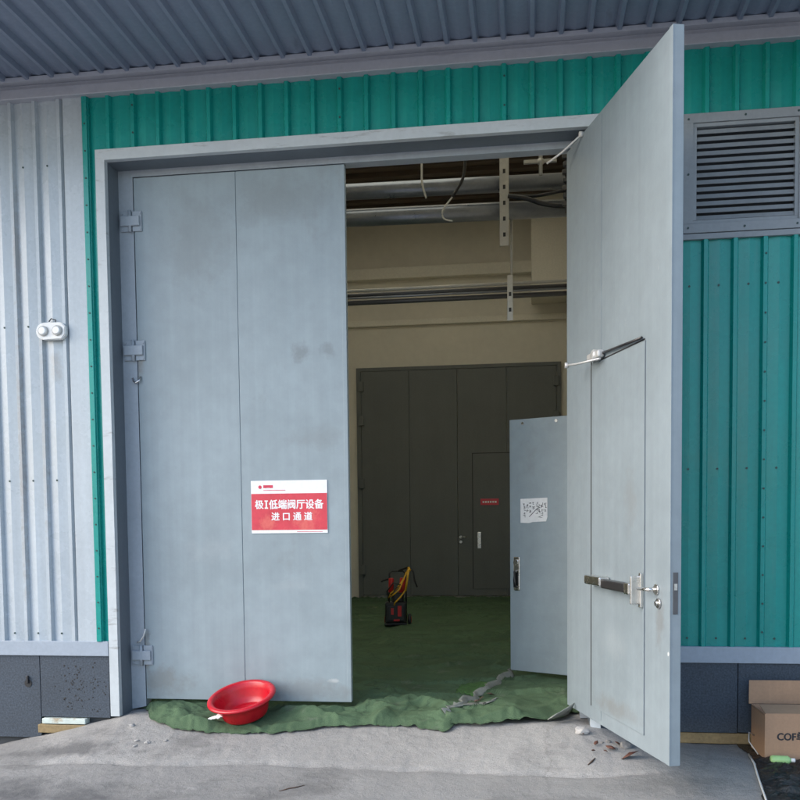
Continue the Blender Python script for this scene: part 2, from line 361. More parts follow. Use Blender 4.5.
# backing wall behind the sheets, with the doorway left open; solid wings either side, ceiling and far wall
mb = MB()
mb.box(-9, -3.50, .06, .24, -.6, 8.2); mb.box(.482, 6, .06, .24, -.6, 8.2); mb.box(-3.50, .482, .06, .24, 4.672, 8.2)
bpart(mb, 'wall_backing', M['backing'])
mb = MB()
mb.box(-9, -4.3, .26, 11.7, -.6, 8.2); bpart(mb, 'side_wall', M['cream'])
mb = MB(); mb.box(.775, 6, .26, 11.7, -.6, 8.2); bpart(mb, 'side_wall', M['cream'])
mb = MB(); mb.box(-4.3, .775, 11.45, 11.7, -.6, 8.2); bpart(mb, 'far_wall', M['cream'])
mb = MB(); mb.box(-4.3, -3.50, .26, .36, -.6, 8.2); mb.box(.482, .775, .26, .36, -.6, 8.2); mb.box(-3.50, .482, .26, .36, 4.672, 8.2); bpart(mb, 'inner_lining', M['cream'])
for (z0, z1, y0) in ((6.55, 6.78, 11.28), (5.62, 5.74, 11.36)):
    mb = MB(); mb.box(-4.3, .775, y0, 11.45, z0, z1, .01); bpart(mb, 'wall_ledge', M['cream2'])
mb = MB(); mb.box(.05, .74, 10.7, 11.45, 5.95, 7.9, .015); bpart(mb, 'wall_pier', M['cream2'])
def deck(x0, x1, y0, y1):
    mb.box(x0, x1, y0, y1, 7.95, 8.2)
    for k in range(26):
        a, b = max(y0, .5 + k * .42), min(y1, .64 + k * .42)
        if b > a: mb.box(x0, x1, a, b, 7.86, 7.95)
mb = MB()                                                    # two unseen roof openings, added to bring fill light into the passage
deck(-4.3, .775, .36, 1.2); deck(-4.3, .775, 4.6, 5.0); deck(-4.3, .775, 8.2, 11.45)
for y0, y1 in ((1.2, 4.6), (5.0, 8.2)): deck(-4.3, -4.0, y0, y1); deck(.5, .775, y0, y1)
bpart(mb, 'roof_deck', M['deck'])
rl_m = bpy.data.materials.new('warm_fill_light_sheet'); rl_m.use_nodes = True  # added sheets above the view, coloured to warm the light in the passage
nt_ = rl_m.node_tree; nt_.nodes.remove(nt_.nodes['Principled BSDF'])
tr_ = nt_.nodes.new('ShaderNodeBsdfTranslucent'); tr_.inputs[0].default_value = (.95, .85, .58, 1)
nt_.links.new(tr_.outputs[0], nt_.nodes['Material Output'].inputs[0])
for y0, y1 in ((1.2, 4.6), (5.0, 8.2)):
    mb = MB(); a = [mb.bm.verts.new(p) for p in ((-4.05, y0 - .05, 8.21), (.55, y0 - .05, 8.21), (.55, y1 + .05, 8.21), (-4.05, y1 + .05, 8.21))]; mb._f(a)
    bpart(mb, 'added_roof_light', rl_m)
for y in (4.7,):
    mb = MB(); mb.box(-4.3, .775, y, y + .2, 7.4, 7.86, .01); bpart(mb, 'roof_beam', M['deck'])
# eave: trim, soffit of ribbed sheets, fascia
mb = MB()
prof = [(.055, 5.19), (-.045, 5.19), (-.05, 5.196), (-.05, 5.268), (-.012, 5.276), (-.012, 5.312), (-.072, 5.318), (-.078, 5.352), (-.062, 5.357), (.055, 5.357)]
xs = [-9 + .75 * i for i in range(21)]
rows = [[mb.bm.verts.new((x, y + .004 * fbm((x * .6, 2, 1)), z + .006 * fbm((x * .5, 7, 2)))) for y, z in prof] for x in xs]
for a, b in zip(rows, rows[1:]):
    for i in range(len(prof) - 1): mb._f([a[i], a[i + 1], b[i + 1], b[i]])
bpart(mb, 'eave_trim', M['eave'])
mb = MB(); pr = clad_profile(-9, 6); ys = [-.03 - .35 * k for k in range(6)]
rows = [[mb.bm.verts.new((x, y, 5.372 - 1.25 * d + .004 * fbm((x * .9, y * .9, 3)))) for x, d in pr] for y in ys]
for a, b in zip(rows, rows[1:]):
    for i in range(len(pr) - 1): mb._f([a[i], a[i + 1], b[i + 1], b[i]])
bpart(mb, 'soffit', M['soffit'], 'slate blue ribbed sheet under the eave')
mb = MB(); mb.box(-9, 6, -1.83, -1.785, 5.28, 5.62, .006); mb.box(-9, 6, -1.785, .06, 5.46, 5.6); bpart(mb, 'fascia', M['eave'])
# base trim and plinth boards
for a, b in ((-9, -3.580), (.56, 6)):
    mb = MB(); mb.box(a, b, -.004, .05, .508, .636, .004); bpart(mb, 'base_trim', M['basetrim'])
def plinth(x0, x1, zb, lab=None):
    m_ = MB(); m_.box(x0, x1, .014, .05, zb, .508, .002); return bpart(m_, 'plinth_board', M['plinth'], lab)
plinth(-9, -5.45, -.3); p1 = plinth(-5.445, -4.225, -.215)
m_ = MB(); m_.cyl((-4.335, .016, .262), (0, -1, 0), .034, .006, 20); m_.box(-4.345, -4.325, -.006, .012, .262, .33, .006)
m_.build('recessed_pull', M['black'], p1)
p2 = plinth(-4.219, -3.588, -.03, 'spattered plinth board beside the door frame')
mb = MB()
for k in range(95):
    x, z = random.gauss(-3.88, .13), random.gauss(.2, .14)
    if -4.1 < x < -3.61 and 0 < z < .47:
        r = random.uniform(.004, .010); mb.tube([(x, .0146, z), (x, .0125, z)], [r, r * .8], 7)
sp = mb.build('mud_spatter', M['black'], p2); sp['kind'] = 'stuff'
plinth(.56, 1.604, -.045); plinth(1.610, 6, -.04)
# door frame: casing, reveal, stop
mb = MB()
mb.prism([(-3.572, -.01), (-3.492, -.01), (-3.492, 4.664), (.476, 4.664), (.476, -.06), (.556, -.06), (.556, 4.752), (-3.572, 4.752)], -.006, .05)
bpart(mb, 'door_casing', M['casing'])
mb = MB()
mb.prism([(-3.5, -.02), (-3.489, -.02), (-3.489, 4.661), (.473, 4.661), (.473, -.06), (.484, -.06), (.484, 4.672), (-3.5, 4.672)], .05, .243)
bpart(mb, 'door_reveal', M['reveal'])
mb = MB(); mb.prism([(-3.5, .0), (-3.36, .03), (-3.36, 4.606), (.41, 4.606), (.41, .0), (.484, .0), (.484, 4.672), (-3.5, 4.672)], .2435, .36)
bpart(mb, 'door_stop', M['frame'])
# louvre vent
lv = MB(); lv.prism([(1.168, 3.822), (2.072, 3.822), (2.072, 4.706), (1.168, 4.706)], .02, .05); 
lv = MB()
def ring(m_, x0, x1, z0, z1, w, y0, y1):
    m_.box(x0, x1, y0, y1, z0, z0 + w, .003); m_.box(x0, x1, y0, y1, z1 - w, z1, .003)
    m_.box(x0, x0 + w, y0, y1, z0 + w, z1 - w); m_.box(x1 - w, x1, y0, y1, z0 + w, z1 - w)
ring(lv, 1.17, 2.08, 3.812, 4.702, .07, -.01, .05); ring(lv, 1.24, 2.01, 3.882, 4.632, .028, .004, .06)
louv = bpart(lv, 'louvre_vent', M['louver'], 'grey louvred vent high on the green wall')
for k in range(13):
    m_ = MB(); z = 3.915 + k * .0535
    m_.prism([(0, 0), (.004, -.003), (.022, .031), (.018, .034)], 0, 1)
    for v in m_.bm.verts: v.co = Vector((1.266 + v.co.y * .72, .012 + v.co.x, z + v.co.z))
    m_.build('slat', M['louver'], louv)
m_ = MB(); m_.box(1.25, 2.0, .075, .078, 3.89, 4.63); m_.build('dark_liner', M['black'], louv)
for x, z in [(1.205, 4.66), (1.62, 4.668), (2.0, 4.67), (1.205, 4.25), (1.205, 3.85), (1.62, 3.845), (2.0, 3.845)]:
    m_ = MB(); m_.cyl((x, -.01, z), (0, -1, 0), .008, .006, 8); m_.build('screw', screw_m, louv)
m_ = MB(); m_.box(1.168, 6, -.004, .05, 3.765, 3.808, .003); bpart(m_, 'sill_flashing', M['louver'])

# left leaf (closed)
def hinge_mesh():
    m_ = MB()
    m_.box(-.105, -.035, -.012, .004, -.085, .085, .004); m_.box(.0, .085, -.012, .004, -.085, .085, .004)
    m_.box(-.10, .07, -.034, -.012, -.042, .042, .006)
    m_.cyl((-.018, -.02, -.09), (0, 0, 1), .014, .18, 12)
    for x in (-.09, .07):
        for z in (-.065, .065): m_.cyl((x, -.012, z), (0, -1, 0), .009, .006, 8)
    return m_
LY = .2416
leafL = MB(); leafL.box(-3.352, -2.449, LY, LY + .06, .097, 4.597, .003); leafL.box(-2.444, -1.5124, LY, LY + .06, .097, 4.597, .003)
leafL.box(-2.46, -2.43, LY + .006, LY + .055, .10, 4.594)
leafL.box(-1.545, -1.5104, LY - .002, LY + .062, .099, 4.595, .002)
dl = bpart(leafL, 'door_leaf', M['leaf_l'], 'closed left leaf of the tall grey steel door')
hm = None
for z in (4.23, 3.135, .485):
    if hm is None: h_ = hinge_mesh().build('hinge', M['frame'], dl); hm = h_.data
    else: h_ = bpy.data.objects.new('hinge', hm); COL.objects.link(h_); h_.parent = dl
    h_.location = (-3.365, LY - .003, z)
m_ = MB(); m_.tube([(-3.40, .235, 2.90), (-3.385, .215, 2.87), (-3.36, .21, 2.855), (-3.335, .215, 2.875), (-3.325, .235, 2.91)], .008, 8)
m_.build('wire_hook', M['steel'], dl)
m_ = MB(); m_.tube([(-3.42, .23, .60), (-3.38, .2, .61), (-3.345, .195, .66), (-3.335, .21, .72)], .007, 8); m_.build('wire_hook', M['rope'], dl)
m_ = MB(); m_.box(-3.474, -3.36, .30, .36, 4.597, 4.62); m_.box(-3.36, -3.352, .27, .30, .1, 4.6); m_.box(-3.36, -1.51, .27, .30, 4.597, 4.606); m_.build('gasket', M['gap'], dl)

# right leaf (open, swung out about 107 degrees), written in its own frame: x along the leaf from the hinge, -y towards the viewer
HX, HY, HA = .327, .2416, 1.8622 - math.pi
rl = MB(); rl.box(-.07, 1.86, .0, .07, .097, 4.597, .003)
rl.box(.02, .70, -.0035, .0, .13, 4.57, .001)
rl.box(1.815, 1.862, -.004, .002, .099, 4.595, .001)
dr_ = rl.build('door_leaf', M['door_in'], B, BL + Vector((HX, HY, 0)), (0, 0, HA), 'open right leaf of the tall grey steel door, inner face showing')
w_ = MB()                                                    # wicket door set in the leaf, with its shadow gap
w_.box(.515, 1.478, -.0075, -.0036, .205, 2.80, .0015)
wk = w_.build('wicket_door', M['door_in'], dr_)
g_ = MB(); g_.box(1.4785, 1.482, -.0045, -.0006, .205, 2.80); g_.build('side_seam', M['reveal'], dr_)
g_ = MB(); g_.box(.492, .514, -.0055, -.0038, .205, 2.83); g_.box(.70, 1.47, -.004, -.0006, 2.806, 2.814); g_.build('shadow_gap', M['gap'], dr_)
g_ = MB()
g_.tube([(.78, -.02, 2.845), (1.46, -.02, 2.82)], .009, 10)
g_.build('closer_track', M['blacksteel'], dr_)
g_ = MB(); g_.box(.54, .78, -.06, -.008, 2.815, 2.872, .014); g_.cyl((.68, -.07, 2.845), (0, 1, 0), .042, .065, 18, bev=.012)
g_.tube([(.80, -.05, 2.80), (.50, -.12, 2.81), (.40, -.17, 2.815)], .008, 10); g_.cyl((.405, -.165, 2.795), (0, 0, 1), .016, .04, 12)
g_.build('door_closer', M['closer'], dr_)
g_ = MB()
g_.box(.585, .90, -.095, -.012, 1.155, 1.222, .012); g_.build('panic_bar_end', M['steel'], dr_)
g_ = MB(); g_.box(1.33, 1.42, -.09, -.012, 1.135, 1.215, .012)
g_.box(1.425, 1.448, -.085, -.008, 1.075, 1.265, .008); g_.box(1.440, 1.474, -.03, -.008, 1.055, 1.285, .006)
g_.build('panic_bar_case', M['steel'], dr_)
g_ = MB(); g_.box(.90, 1.33, -.085, -.02, 1.143, 1.208, .012); g_.build('panic_bar', M['blacksteel'], dr_)
g_ = MB(); g_.cyl((1.665, 0, 1.19), (0, -1, 0), .036, .012, 20, bev=.003); g_.tube([(1.665, -.012, 1.19), (1.665, -.055, 1.19), (1.64, -.062, 1.19), (1.51, -.062, 1.185)], [.013, .013, .013, .010], 10); g_.build('lever_handle', M['steel'], dr_)
g_ = MB(); g_.cyl((1.70, 0, 1.105), (0, -1, 0), .034, .014, 20, bev=.004); g_.cyl((1.70, -.014, 1.105), (0, -1, 0), .016, .014, 14); g_.build('lock_cylinder', M['steel'], dr_)
g_ = MB(); g_.box(1.8595, 1.863, .016, .048, 1.05, 1.31, .001); g_.build('lock_faceplate', M['darkpipe'], dr_)
g_ = MB(); g_.box(1.8628, 1.866, .022, .042, 1.20, 1.24); g_.build('latch_bolt', M['steel'], dr_)
# stay rod between the top of the leaf and the frame
g_ = MB(); g_.tube([(.31, -.01, 4.585), (.16, -.12, 4.50), (.04, -.20, 4.46)], .008, 8); g_.cyl((.31, -.03, 4.585), (0, 1, 0), .02, .03, 10); g_.build('stay_rod', M['rope'], dr_)

# inner personnel door standing ajar on the right wall of the passage
ia = math.atan2(1.70 - 2.0, .362 + .197)
ip = MB(); ip.box(0, 1.07, 0, .05, .10, 2.642, .003)
pd = ip.build('personnel_door', M['door'], B, BL + Vector((-.197, 2.0, 0)), (0, 0, ia), 'inner grey door ajar with a white paper notice')
g_ = MB(); g_.box(.045, .115, -.012, 0, .92, 1.26, .008); g_.cyl((.08, -.012, 1.205), (0, -1, 0), .03, .018, 18, bev=.004); g_.build('lock_plate', M['steel'], pd)
g_ = MB(); g_.tube([(.08, -.012, 1.12), (.08, -.05, 1.11), (.08, -.055, 1.03), (.08, -.05, .965), (.08, -.012, .955)], .014, 10); g_.box(.062, .098, -.016, -.0125, .97, 1.10); g_.build('pull_handle', M['blacksteel'], pd)
for x in (.15, .52): g_ = MB(); g_.cyl((x, 0, 2.60), (0, -1, 0), .015, .006, 10); g_.build('bolt_head', M['steel'], pd)
g_ = MB(); g_.cyl((1.075, .025, .10), (0, 0, 1), .018, 2.54, 10); g_.build('hinge_post', M['frame'], pd)

# far double door at the end of the passage
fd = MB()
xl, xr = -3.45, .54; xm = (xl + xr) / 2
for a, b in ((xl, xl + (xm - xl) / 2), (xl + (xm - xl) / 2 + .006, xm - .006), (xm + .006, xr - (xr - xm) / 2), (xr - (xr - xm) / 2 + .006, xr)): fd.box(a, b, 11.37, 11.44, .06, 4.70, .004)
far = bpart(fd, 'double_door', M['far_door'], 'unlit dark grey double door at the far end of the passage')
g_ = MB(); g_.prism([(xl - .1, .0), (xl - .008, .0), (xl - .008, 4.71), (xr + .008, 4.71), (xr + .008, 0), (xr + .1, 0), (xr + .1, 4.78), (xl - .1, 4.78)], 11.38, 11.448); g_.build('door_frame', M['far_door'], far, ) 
g_ = MB(); g_.box(-1.145, -.02, 11.361, 11.3695, .2, 2.97, .003); wk2 = g_.build('wicket_door', M['far_door'], far)
for a in ((-1.158, -1.146, .2, 2.985), (-.02, -.008, .2, 2.985), (-1.146, -.02, 2.972, 2.985)):
    g_ = MB(); g_.box(a[0], a[1], 11.362, 11.3695, a[2], a[3]); g_.build('gap_line', M['gap'], far)
g_ = MB(); g_.box(-1.06, -.98, 11.345, 11.36, 1.03, 1.37, .008); g_.build('handle_plate', M['steel'], far)
g_ = MB(); g_.cyl((-1.40, 11.37, 1.27), (0, -1, 0), .03, .02, 14); g_.tube([(-1.40, 11.345, 1.27), (-1.28, 11.33, 1.27)], .012, 8); g_.cyl((-1.40, 11.37, 1.17), (0, -1, 0), .03, .015, 14); g_.build('lever_handle', M['steel'], far)
g_ = MB(); g_.box(-.99, -.62, 11.352, 11.36, 1.92, 2.05); rp = g_.build('red_plate', M['signred'], far)
g_ = MB()
for k in range(6): g_.box(-.95 + k * .05, -.915 + k * .05, 11.3495, 11.353, 1.965, 2.0)
g_.build('plate_marks', M['signwhite'], rp)
for z in (.5, 2.3, 3.6, 4.3):
    for x in (xl, xr): g_ = MB(); g_.box(x - .055, x + .055, 11.33, 11.37, z, z + .2, .006); g_.build('hinge', M['far_door'], far)

# ------------------------------------------------------------------ sign, notice, lamp on the wall
S = thing('notice_board_sign', (-2.028, LY, 1.547), 'red and white printed sign fixed to the closed left door leaf', 'sign')
SO = -Vector(S.location)
m_ = MB(); m_.box(-2.361, -1.695, LY - .007, LY - .001, 1.547, 1.996); pb = m_.build('white_board', M['signwhite'], S, SO)
m_ = MB(); m_.box(-2.359, -1.697, LY - .0095, LY - .0072, 1.575, 1.885); m_.build('red_field', M['signred'], S, SO)
for t in (lettering('headline_text', '极', M['signwhite'], -2.328, 1.755, LY - .0098, .078, .078, .03, S), lettering('headline_text', '低端阀厅设备', M['signwhite'], -2.205, 1.752, LY - .0098, .478, .082, .03, S),
          lettering('second_line_text', '进 口 通 道', M['signwhite'], -2.185, 1.655, LY - .0098, .36, .072, .03, S)): t.location = SO
m_ = MB(); m_.prism([(-2.242, 1.757), (-2.212, 1.757), (-2.212, 1.768), (-2.2205, 1.768), (-2.2205, 1.817), (-2.212, 1.817), (-2.212, 1.828), (-2.242, 1.828), (-2.242, 1.817), (-2.2335, 1.817), (-2.2335, 1.768), (-2.242, 1.768)], LY - .0112, LY - .0097); m_.build('headline_text', M['signwhite'], S, SO)
m_ = MB(); m_.cyl((-2.281, LY - .0072, 1.942), (0, -1, 0), .015, .002, 16); m_.build('emblem', M['redink'], S, SO)
m_ = MB()
for k in range(3): m_.box(-2.252 + k * .028, -2.2235 + k * .028, LY - .0085, LY - .0072, 1.933 + .002 * (k % 2), 1.958)
m_.build('small_print', M['redink'], S, SO)
m_ = MB(); m_.box(-2.252, -2.058, LY - .0085, LY - .0072, 1.911, 1.916); m_.build('small_print', M['redink'], S, SO)
m_ = MB(); m_.box(-1.962, -1.738, LY - .0085, LY - .0072, 1.557, 1.561); m_.build('small_print', M['redink'], S, SO)

# paper notice on the inner door
NP = thing('paper_notice', (-.197, 2.0, 0), 'white handwritten paper notice taped to the ajar inner door', 'notice', rot=(0, 0, ia))
m_ = MB(); nx = 9
poly = [(.125, 1.845), (.125, 1.605), (.22, 1.602), (.26, 1.612), (.41, 1.618), (.425, 1.66), (.425, 1.852)]
m_.prism(poly, -.006, -.0035); m_.build('sheet', M['paper'], NP)
m_ = MB(); random.seed(3)
for cx_, n in ((.165, 5), (.20, 3), (.235, 4), (.27, 3), (.31, 4), (.335, 5), (.365, 5), (.40, 3)):
    for k in range(n):
        z = 1.79 - k * .03 + random.uniform(-.008, .008)
        for q in range(3):
            a = random.uniform(-.014, .004); l = random.uniform(.012, .022); zz = z + random.uniform(-.012, .012)
            if random.random() < .6: m_.box(cx_ + a, cx_ + a + l, -.0072, -.0058, zz, zz + .004)
            else: m_.box(cx_ + a + .006, cx_ + a + .010, -.0072, -.0058, zz - .008, zz + .012)
m_.tube([(.225, -.007, 1.665), (.30, -.007, 1.735), (.325, -.007, 1.755)], .003, 6)
m_.build('handwriting', M['ink'], NP)

EL = thing('emergency_light', (-4.01, 0, 3.19), 'small white oval emergency light with two round lamps on the grey wall', 'wall light')
m_ = MB()
rim = []
for k in range(12): a = math.pi / 2 + math.pi * k / 11; rim.append((-.075 + .08 * math.cos(a), .085 + .082 * math.sin(a)))
for x, z in ((.10, .003), (.142, .045), (.142, .125), (.10, .167)): rim.append((x, z))
m_.prism(rim, -.045, .008); bmesh.ops.bevel(m_.bm, geom=list(m_.bm.edges), offset=.008, segments=2, affect='EDGES')
m_.build('housing', M['white'], EL)
for x in (-.075, .065):
    m_ = MB(); m_.cyl((x, -.045, .085), (0, -1, 0), .05, .014, 24, bev=.004); lb = m_.build('lamp_ring', M['ringm'], EL)
    m_ = MB(); m_.cyl((x, -.052, .085), (0, -1, 0), .042, .022, 24, r2=.036, bev=.006); m_.build('lamp_lens', M['lamp'], lb)

m_ = MB(); m_.tube([(.02, -.004, .165), (.022, .004, .20), (-.02, .0, .215), (-.05, .01, .19)], .005, 8); m_.build('supply_cable', M['black'], EL)
EL.scale = (.9, 1, .86); EL.location = (-3.99, 0, 3.20)

# ------------------------------------------------------------------ pipes, hangers and cables overhead
def pipe(pts, r, m, lab, grp=None):
    m_ = MB(); m_.tube(pts, r, 18)
    return tag(m_.build('overhead_pipe', m), lab, 'pipe', grp)
pipe([(-4.28, 3.0, 5.38), (.76, 3.0, 5.33)], .088, M['galv'], 'uppermost silvery overhead pipe just behind the door head')
pipe([(-4.28, 3.25, 5.215), (.76, 3.25, 5.16)], .06, M['darkpipe'], 'dark overhead pipe between the two thick silvery pipes')
pipe([(-4.28, 3.0, 5.085), (.76, 3.0, 5.035)], .092, M['galv'], 'second thick silvery overhead pipe, below the dark one')
pipe([(-4.28, 3.05, 4.258), (.76, 3.05, 4.272)], .017, M['chan'], 'thin pale pipe, topmost of the low bundle crossing the passage')
pipe([(-4.28, 3.12, 4.222), (.76, 3.12, 4.232)], .026, M['darkpipe'], 'dark pipe directly under the topmost pale pipe of the low bundle')
pipe([(-4.28, 3.06, 4.178), (.76, 3.06, 4.19)], .011, M['galv'], 'thinnest grey pipe in the middle of the low bundle')
pipe([(-4.28, 3.12, 4.14), (.76, 3.12, 4.15)], .027, M['darkpipe'], 'dark pipe at the bottom of the low bundle crossing the passage')
def hanger(x, y, z0, z1, w, lab):
    m_ = MB(); m_.box(x - w / 2, x + w / 2, y, y + .008, z0, z1, .002); m_.box(x - w / 2, x - w / 2 + .008, y + .0082, y + .045, z0, z1); m_.box(x + w / 2 - .008, x + w / 2, y + .0082, y + .045, z0, z1)
    m_.mi = 1
    z = z0 + .12
    while z < z1 - .05: m_.box(x - .014, x + .014, y - .0025, y + .003, z - .022, z + .022); z += .17
    return tag(m_.build('strut_hanger', [M['chan'], M['black']]), lab, 'pipe hanger')
hanger(-.262, 2.86, 4.63, 7.3, .10, 'wide slotted metal strut hanging in front of the thick pipes')
hanger(-.205, 2.96, 3.84, 4.34, .062, 'narrow slotted metal strut holding the low pipe bundle')
m_ = MB(); m_.tube([(-.19, 3.02, 4.3), (-.185, 3.02, 5.1)], .014, 8); tag(m_.build('hanger_rod', M['chan']), 'thin rod between the thick pipes and the narrow strut', 'rod')
def cable(pts, r, m, lab):
    P = [Vector(p) for p in pts]; out = []
    for i in range(len(P) - 1):
        a, b, c, d = P[max(i - 1, 0)], P[i], P[i + 1], P[min(i + 2, len(P) - 1)]
        for k in range(6):
            t = k / 6; out.append(.5 * ((2 * b) + (c - a) * t + (2 * a - 5 * b + 4 * c - d) * t * t + (3 * b - a - 3 * c + d) * t ** 3))
    out.append(P[-1]); m_ = MB(); m_.tube(out, r, 8)
    return tag(m_.build('hanging_cable', m), lab, 'cable')
cable([(-.66, 2.5, 5.9), (-.66, 2.5, 5.45), (-.69, 2.5, 5.24), (-.80, 2.5, 5.06)], .016, M['black'], 'black cable curling down over the overhead pipes')
cable([(-.80, 2.5, 5.06), (-.90, 2.5, 4.93), (-.89, 2.5, 4.84), (-.80, 2.5, 4.81)], .009, M['rope'], 'pale loose wire end below the black cable')
cable([(-1.13, 2.6, 5.9), (-1.135, 2.6, 5.4), (-1.13, 2.6, 5.25), (-1.09, 2.6, 5.10)], .011, M['rope'], 'thin grey wire left of the black cable')
cable([(-.22, 2.8, 5.14), (-.02, 2.8, 5.10), (.18, 2.8, 5.03), (.42, 2.8, 5.0), (.70, 2.8, 5.04)], .026, M['black'], 'thick black cable sagging right of the wide strut')
cable([(-.22, 2.88, 5.17), (.02, 2.88, 5.15), (.25, 2.88, 5.17), (.70, 2.88, 5.25)], .018, M['black'], 'thin black cable running above the thick black cable')
m_ = MB(); m_.tube([(.13, 2.7, 5.9), (.13, 2.7, 5.3)], .02, 8); m_.cyl((.13, 2.7, 5.42), (0, 0, 1), .032, .05, 12); tag(m_.build('drop_rod', M['chan']), 'short pale drop rod near the top right of the opening', 'rod')
m_ = MB()
for k in range(9): m_.box(.355 + .01 * (k % 2), .43, 2.66, 2.72, 4.96 + k * .082, 5.01 + k * .082, .012)
m_.box(.385, .42, 2.72, 2.735, 4.9, 5.72); tag(m_.build('cable_clamp_rail', M['darkpipe']), 'dark toothed clamp rail beside the open leaf', 'clamp rail')
m_ = MB(); m_.box(-.05, .3, 2.71, 2.75, 5.44, 5.475, .004); tag(m_.build('cross_bracket', M['chan']), 'small horizontal bracket around the pale drop rod', 'bracket')

# ------------------------------------------------------------------ green floor cloths
EDGE = [(-4.3, .36), (-3.5, .36), (-3.36, .22), (-3.2, -.06), (-3.08, -.15), (-2.85, -.25), (-2.55, -.29), (-2.3, -.275), (-2.0, -.25), (-1.78, -.21), (-1.66, -.17), (-1.57, -.15), (-1.3, -.13), (-1.03, -.10), (-.85, -.13), (-.70, -.18), (-.64, -.16), (-.56, .02), (-.47, .35), (.8, .40)]
def interp(tab, x):
    for (a, ya), (b, yb) in zip(tab, tab[1:]):
        if a <= x <= b: return ya + (yb - ya) * (x - a) / (b - a)
    return tab[-1][1] if x > tab[-1][0] else tab[0][1]
def wrinkle(x, y, front):
    f = max(0, 1 - max(0, y - .5) / 1.6); front = front * (.12 + .88 * sstep(.2, .36, math.hypot(x + 2.36, y - .02)))
    wx, wy = x + .16 * fbm((x * 1.3, y * 1.3, 2)), y + .16 * fbm((x * 1.3, y * 1.3, 9))
    h = 0
    for k, (a, fr, am) in enumerate(((.25, 1.7, .034), (1.9, 2.3, .030), (2.7, 3.1, .026), (.9, 4.4, .020), (1.45, 6.0, .017), (2.3, 8.3, .014), (.1, 11.5, .010), (1.1, 15.0, .006))):
        ph = (wx * math.cos(a) + wy * math.sin(a)) * fr + k * .37 + .35 * fbm((x * fr * .5, y * fr * .5, 20 + k), 2)
        t = abs((ph % 1) * 2 - 1)                                  # sharp-creased fold
        h += am * t ** 1.15 * max(0, .45 + 1.3 * fbm((x * 1.1, y * 1.1, 40 + k * 3), 2))
    r3 = (1 - min(1, abs(fbm((wx * .55, wy * .9, 6), 2)) * 7)) ** 2
    return .006 + h * (.30 + .8 * f) * front + .045 * r3 * (.35 + .65 * front) + .002 * fbm((x * 16, y * 16, 8), 2)
def cloth(name, xs, edge, back, ny, lift, cap=None, m=M['tarp'], pw=2.1):
    bm = bmesh.new(); rows = []
    for i, x in enumerate(xs):
        e = edge(x) + .035 * fbm((x * 5, 2, 3)) + .022 * fbm((x * 19, 5, 1)); bk = back(x); col = []
        for j in range(ny):
            t = j / (ny - 1); y = e + (bk - e) * (t ** pw)
            d = y - e
            z = ground_z(x, y, False) + lift + wrinkle(x, y, 1) * (.35 + .65 * sstep(0, .08, d)) + .02 * max(0, fbm((x * 5, 1, 7))) * (1 - sstep(0, .1, d))
            if cap: z = min(z, cap(x, y))
            col.append(bm.verts.new((x, y, z)))
        rows.append(col)
    for i in range(len(xs) - 1):
        for j in range(ny - 1):
            f = bm.faces.new((rows[i][j], rows[i + 1][j], rows[i + 1][j + 1], rows[i][j + 1])); f.smooth = True
    me = bpy.data.meshes.new(name); bm.to_mesh(me); bm.free(); me.materials.append(m); me.materials.append(M['under'])
    o = bpy.data.objects.new(name, me); COL.objects.link(o)
    s = o.modifiers.new('thickness', 'SOLIDIFY'); s.thickness = .006; s.offset = -1; s.material_offset_rim = 0
    return o
def cap(x, y):
    return .088 if (.1 < y < .4 and x < -1.4) else 9
xs = [-4.28 + i * .0175 for i in range(int(5.03 / .0175))]
t1 = cloth('floor_cloth', xs, lambda x: interp(EDGE, x), lambda x: 11.3, 330, .004, cap)
tag(t1, 'large crumpled green floor cloth running from the doorway to the far door', 'floor cloth')
E2 = [(-.70, -.08), (-.6, -.10), (-.5, -.10), (-.4, -.085), (-.24, -.045), (-.1, -.03), (.12, .03), (.25, .12), (.32, .25), (.36, .45), (.74, .5)]
B2 = [(-.70, .08), (-.5, .50), (-.40, .95), (-.28, 1.6), (-.15, 2.25), (.74, 2.3)]
t2 = cloth('floor_cloth', [-.68 + i * .018 for i in range(77)], lambda x: interp(E2, x), lambda x: interp(B2, x), 130, .022, pw=1.3)
tag(t2, 'smaller crumpled green floor cloth at the threshold below the ajar inner door', 'floor cloth')
# turned-up grey edge along the seam, and grey corner flap
def strip(path, w, name, parent=None, lab=None):
    m_ = MB(); rows = []
    for i, (x, y, z, a) in enumerate(path):
        ww = w * (.35 + 1.1 * abs(fbm((i * 1.7, 3, 1)))); x += .03 * fbm((i * 2.3, 1, 1)); y += .05 * fbm((i * 2.1, 7, 1))
        rows.append([m_.bm.verts.new((x + ww * s * math.cos(a), y + ww * s * math.sin(a) * .6, ground_z(x, y, False) + .03 + .5 * wrinkle(x, y, 1) + (.05 + .03 * fbm((i * 1.9, 2, 8))) * (.5 - s) + .012 * fbm((i * 1.9, s * 5, 2)))) for s in (-.5, -.25, 0, .25, .5)])
    for a, b in zip(rows, rows[1:]):
        for i in range(4): m_._f([a[i], a[i + 1], b[i + 1], b[i]], True)
    o = m_.build(name, M['under'], parent)
    s_ = o.modifiers.new('thickness', 'SOLIDIFY'); s_.thickness = .006
    return o
path = [(-.70 + .03 * math.sin(i * 1.7) + .54 * (i / 22) ** 1.0, -.02 + 2.25 * (i / 22) ** 1.25, .045 + .02 * abs(math.sin(i * 1.1)), -.35) for i in range(23)]
path = [p for a, b in zip(path, path[1:]) for p in (a, tuple((u + v) / 2 for u, v in zip(a, b)))]
strip(path, .10, 'turned_edge', t2)
m_ = MB(); rows = []
